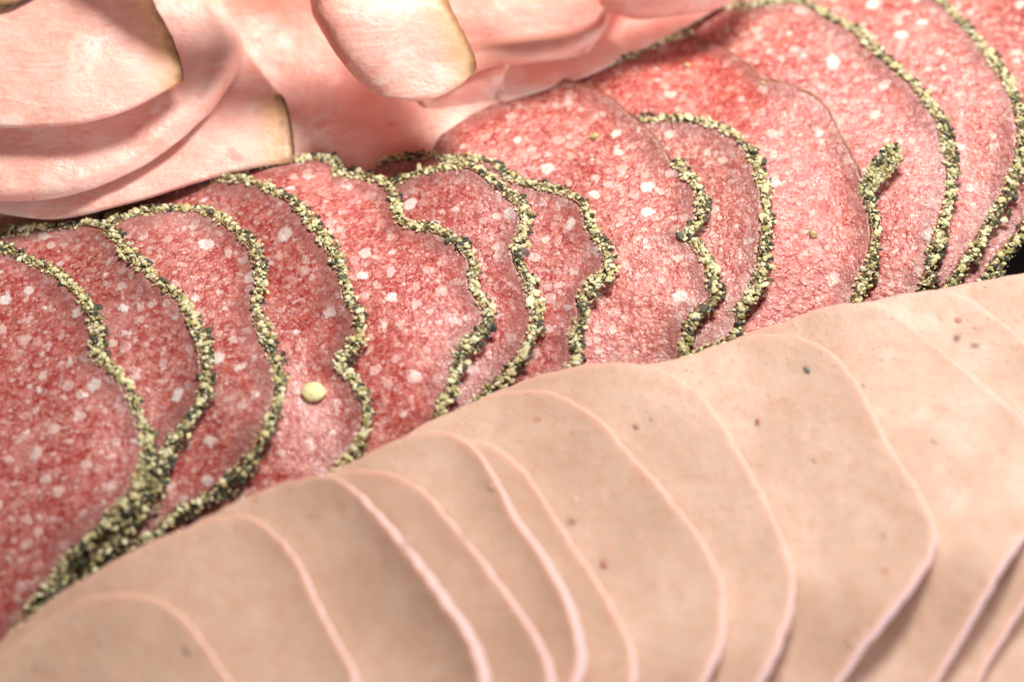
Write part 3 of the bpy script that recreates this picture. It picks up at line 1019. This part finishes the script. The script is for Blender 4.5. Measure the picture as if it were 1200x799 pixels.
HAM = [
    # lowest, pale strip beside the salami, running back into the shade
    ('pale ham slice at the bottom beside the salami, shaded under the tongue-shaped fold',
     [[(225, -60, 30), (330, -60, 28), (430, -60, 26), (540, -60, 26), (600, -50, 25)],
      [(240, 30, 19), (320, 30, 15), (410, 35, 13), (510, 30, 13), (590, 30, 13)],
      [(270, 110, 13), (335, 110, 9), (420, 120, 8), (510, 110, 8), (590, 80, 9)],
      [(280, 180, 10), (350, 165, 8), (430, 165, 7.5), (510, 145, 8), (590, 118, 9)],
      [(290, 235, 7), (350, 225, 6), (430, 215, 6), (520, 195, 6), (600, 150, 7)]], 2.0, None),
    ('ham slice in deep shade under the left heap, above the second salami crust',
     [[(-80, 180, 5), (40, 180, 5), (140, 175, 5), (230, 165, 5)],
      [(-80, 240, 4), (40, 240, 4), (140, 225, 4), (230, 205, 4)],
      [(-80, 300, 3), (40, 300, 3), (140, 280, 3), (230, 255, 3)]], 2.0, None),
    # lower left with thin dark rind at its right end
    ('lowest ham slice at the left, with tan right end and thin dark rind line',
     [[(-70, 40, 22), (40, 20, 22), (140, -20, 22), (205, -40, 21), (222, -25, 21)],
      [(-70, 120, 19), (40, 110, 19), (150, 70, 18), (240, 30, 17), (278, 46, 16)],
      [(-70, 185, 16), (40, 180, 16), (160, 140, 15), (268, 98, 14), (317, 97, 14)],
      [(-70, 215, 14), (40, 225, 14), (160, 195, 13.5), (275, 140, 13), (334, 120, 13)],
      [(-70, 228, 12), (40, 246, 12.5), (160, 224, 13), (275, 182, 12.5), (342, 155, 12.5)],
      [(-70, 233, 10), (50, 257, 11), (150, 239, 12), (260, 205, 12), (345, 190, 12)]], 1.8, 'right'),
    # second of the left heap: smooth bent fold
    ('smooth ham slice bent round between the brown-edged one and the lowest left one',
     [[(-70, 20, 32), (60, 0, 32), (150, -50, 31), (200, -60, 30), (220, -60, 26), (232, -60, 20)],
      [(-70, 110, 29), (60, 100, 28), (160, 50, 27), (225, 5, 27), (250, 5, 26), (258, 5, 20)],
      [(-70, 175, 25), (60, 160, 24), (165, 115, 23), (240, 50, 24), (272, 48, 24), (281, 50, 18)],
      [(-70, 215, 22), (60, 202, 21.5), (160, 155, 21), (235, 95, 22), (264, 85, 22), (277, 82, 17)],
      [(-70, 228, 20), (60, 222, 20), (150, 188, 19.5), (215, 140, 20), (245, 118, 20), (258, 112, 16)],
      [(-70, 236, 17.5), (55, 233, 17.5), (130, 213, 17), (190, 180, 17), (228, 146, 17), (245, 128, 15)]], 2.2, None),
    # top left, brown smoked edge
    ('pale ham slice on top at the left with broad brown smoked edge',
     [[(-70, -80, 42), (0, -80, 42), (70, -80, 42), (130, -80, 41), (152, -70, 38)],
      [(-70, 10, 40), (0, 10, 40), (90, 5, 40), (155, -5, 38), (177, 0, 35)],
      [(-70, 80, 37), (0, 80, 37), (100, 72, 37), (175, 48, 35), (200, 45, 32)],
      [(-70, 122, 34.5), (0, 122, 34.5), (100, 113, 34.5), (180, 88, 33.5), (212, 78, 31.5)],
      [(-70, 144, 32), (0, 150, 32), (90, 146, 32), (160, 125, 31.5), (214, 95, 30)]], 1.7, 'right'),
    # a corner of one more at the very top left
    ('corner of an orange-edged ham slice at the very top left of the photo',
     [[(-90, -80, 46), (-30, -80, 46), (30, -80, 46), (70, -70, 44)],
      [(-90, -30, 46), (-30, -30, 46), (30, -30, 45), (62, -25, 43)],
      [(-90, 15, 42), (-30, 14, 42), (10, 8, 42), (45, -6, 42)]], 2.0, 'bottom'),
    # shaded roll in the middle gap
    ('dark shaded ham roll in the gap between the left heap and the tongue-shaped fold',
     [[(215, -60, 22), (245, -60, 26), (280, -60, 28), (305, -60, 27), (316, -60, 19)],
      [(225, -10, 18), (250, -10, 20), (280, -10, 21), (306, -10, 20), (314, -10, 15)],
      [(240, 30, 14), (262, 30, 15.5), (288, 28, 16), (307, 28, 15), (312, 30, 12)],
      [(255, 70, 10), (272, 70, 10.5), (290, 66, 10.5), (303, 62, 9.5), (306, 60, 8)]], 2.0, None),
    # right side: lower pale layer along the salami
    ('long pale ham slice folded flat along the upper crust of the deep red salami',
     [[(560, -60, 18), (650, -60, 18), (740, -70, 18), (840, -80, 18), (920, -90, 18)],
      [(560, 20, 14), (640, 10, 14), (730, -15, 14), (820, -45, 14), (900, -60, 14)],
      [(570, 80, 12), (640, 60, 12), (720, 30, 12), (800, -5, 12), (880, -30, 12)],
      [(578, 108, 11), (640, 92, 11.5), (715, 62, 11.5), (790, 22, 11.5), (860, -8, 11.5)],
      [(586, 124, 9), (650, 104, 10), (720, 76, 10), (780, 45, 10), (846, 8, 10)]], 2.0, None),
    # right side: upper layer whose fold nose opens to the right
    ('ham slice doubled over with an open fold, right of the tongue-shaped fold',
     [[(500, -60, 26), (560, -60, 27), (640, -70, 28), (720, -70, 28), (770, -70, 28)],
      [(500, 10, 22), (560, 10, 22), (630, 0, 23), (690, -12, 24), (735, -20, 25)],
      [(505, 60, 18), (560, 50, 18), (620, 42, 18.5), (675, 32, 19), (718, 15, 20)],
      [(510, 85, 18), (560, 66, 20), (612, 56, 22), (666, 48, 22), (708, 34, 21)],
      [(520, 105, 14), (563, 84, 17.5), (598, 74, 21), (648, 68, 21.5), (697, 49, 19)],
      ], 2.2, None),
    ('red shaded ham fold right under the tip of the tongue-shaped fold',
     [[(470, 40, 13), (520, 40, 15), (565, 40, 18), (590, 60, 19)],
      [(480, 90, 11), (525, 85, 14), (570, 78, 17), (597, 75, 19.5)],
      [(492, 120, 9), (535, 105, 13), (575, 92, 15), (590, 90, 14)],
      [(502, 142, 6), (542, 124, 8.5), (577, 110, 10.5), (594, 108, 11)],
      [(515, 185, 2), (552, 165, 3), (590, 142, 4), (612, 130, 5)]], 2.0, None),
    # top right lobe; unseen upper rows raised and widened to shade the folds below
    ('shiny pale ham lobe at the top edge above the salami crust',
     [[(560, -130, 60), (660, -120, 60), (800, -90, 40), (860, -90, 38), (900, -90, 34)],
      [(628, -50, 52), (712, -40, 46), (795, -38, 36), (845, -42, 34), (885, -46, 30)],
      [(695, -8, 30), (735, -6, 32), (790, -8, 32), (835, -14, 30), (872, -20, 28)],
      [(703, 2, 25), (738, 11, 27), (785, 10, 27), (830, 4, 26), (866, -6, 25)],
      [(712, 8, 21), (742, 19, 22), (785, 18, 22), (826, 12, 22), (858, 0, 22)]], 2.4, None),
    # the tongue; its unseen rows above the frame are widened to cast shade
    ('tongue-shaped ham fold hanging forward with orange-brown right edge',
     [[(40, -150, 64), (200, -150, 70), (340, -140, 66), (440, -110, 58), (480, -110, 52), (494, -110, 48)],
      [(135, -84, 62), (220, -76, 67), (330, -72, 62), (440, -60, 53), (484, -60, 47), (500, -60, 43)],
      [(338, -24, 45), (358, -22, 49), (405, -22, 47), (460, -25, 46), (500, -25, 44), (514, -22, 40)],
      [(370, 22, 39), (386, 24, 43), (425, 22, 44), (475, 18, 43), (518, 15, 42), (531, 18, 40)],
      [(394, 62, 36), (410, 62, 39), (445, 60, 40), (490, 54, 40), (535, 48, 39), (546, 48, 37)],
      [(418, 92, 33), (434, 90, 35.5), (465, 88, 37), (502, 82, 37), (542, 74, 36), (556, 72, 35)],
      [(440, 109, 31.5), (456, 115, 33), (480, 118, 34), (508, 115, 34), (536, 103, 33.5), (556, 84, 33.5)]], 1.6, 'right'),
]
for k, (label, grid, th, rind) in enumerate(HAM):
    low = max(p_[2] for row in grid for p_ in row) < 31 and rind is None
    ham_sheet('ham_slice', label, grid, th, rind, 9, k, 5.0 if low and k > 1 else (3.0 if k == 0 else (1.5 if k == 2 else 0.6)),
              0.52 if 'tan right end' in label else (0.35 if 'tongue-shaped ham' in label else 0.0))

# ------------------------------------------------------------------ tray and counter
def tray():
    o0 = np.array([0, 20, -6.0])
    t = thing('serving_tray', 'black glossy serving tray lying under all the cold cuts', 'tray', o0)
    hw, hd, rad = 330.0, 270.0, 40.0

    def ring(inset, z):
        pts = []
        for (sx, sy, a0) in ((1, 1, 0), (-1, 1, 90), (-1, -1, 180), (1, -1, 270)):
            for k in range(9):
                a = math.radians(a0 + 90 * k / 8)
                rr = max(rad - inset, 4)
                pts.append([sx * (hw - rad) + (rr) * math.cos(a) - sx * max(0, inset - rad + 4) * 1.0,
                            20 + sy * (hd - rad) + rr * math.sin(a) - sy * max(0, inset - rad + 4), z])
        return pts
    prof = [(0, -5.0), (-1, 0), (0, 14), (2, 17), (5, 17), (8, 14), (14, 3), (22, 0.0), (34, 0)]
    V, F = [], []
    for ins, z in prof:
        V += ring(ins, z)
    m = 36
    for a in range(len(prof) - 1):
        for k in range(m):
            k2 = (k + 1) % m
            F.append((a * m + k, a * m + k2, (a + 1) * m + k2, (a + 1) * m + k))
    F.append(tuple(range((len(prof) - 1) * m, len(prof) * m)))
    F.append(tuple(reversed(range(0, m))))
    mesh_obj('tray_body', V, F, M_TRAY, t, o0)


tray()
c = mesh_obj('counter_top', [(-900, -700, -5.2), (900, -700, -5.2), (900, 900, -5.2), (-900, 900, -5.2),
                             (-900, -700, -45), (900, -700, -45), (900, 900, -45), (-900, 900, -45)],
             [(0, 1, 2, 3), (7, 6, 5, 4), (0, 4, 5, 1), (1, 5, 6, 2), (2, 6, 7, 3), (3, 7, 4, 0)], M_COUNTER, smooth=False)
c['kind'] = 'structure'

# ------------------------------------------------------------------ light
W = bpy.data.worlds.new('World')
SC.world = W
W.use_nodes = True
bg = W.node_tree.nodes['Background']
bg.inputs[0].default_value = (1.0, 0.84, 0.79, 1)
bg.inputs[1].default_value = 0.14


def lamp(name, loc, tgt, size, power, col):
    l = bpy.data.lights.new(name, 'AREA')
    l.shape = 'RECTANGLE'
    l.size, l.size_y = size
    l.energy = power
    l.color = col
    o = bpy.data.objects.new(name, l)
    COL.objects.link(o)
    o.location = loc
    from mathutils import Vector
    o.rotation_euler = (Vector(tgt) - Vector(loc)).to_track_quat('-Z', 'Y').to_euler()
    return o


lamp('counter_lamp', (0.14, 0.42, 0.62), (0.03, 0.04, 0.0), (0.24, 0.16), 8.5, (1.0, 0.955, 0.90))
lamp('cool_fill_lamp', (0.46, -0.44, 0.26), (0.0, -0.06, 0.02), (0.32, 0.2), 3.6, (0.92, 0.92, 1.0))  # added cool fill from front right, source unseen, brightens the sausage rims

# ------------------------------------------------------------------ camera
cd = bpy.data.cameras.new('camera')
cam = bpy.data.objects.new('camera', cd)
COL.objects.link(cam)
cam.location = tuple(CAM * MM)
cam.rotation_euler = (math.pi / 2 - ELEV, 0, 0)
cd.lens = FOC
cd.sensor_width = 36.0
cd.clip_start, cd.clip_end = 0.02, 20
cd.dof.use_dof = True
pf = at(560, 305, salami_H(5))
cd.dof.focus_distance = float(np.dot(pf - CAM, FWD)) * MM
cd.dof.aperture_fstop = 4.6
SC.camera = cam
SC.view_settings.view_transform = 'Standard'
SC.view_settings.look = 'None'
SC.view_settings.exposure = 0.0
SC.view_settings.gamma = 1.0
SC.render.engine = 'CYCLES'
SC.cycles.use_denoising = True
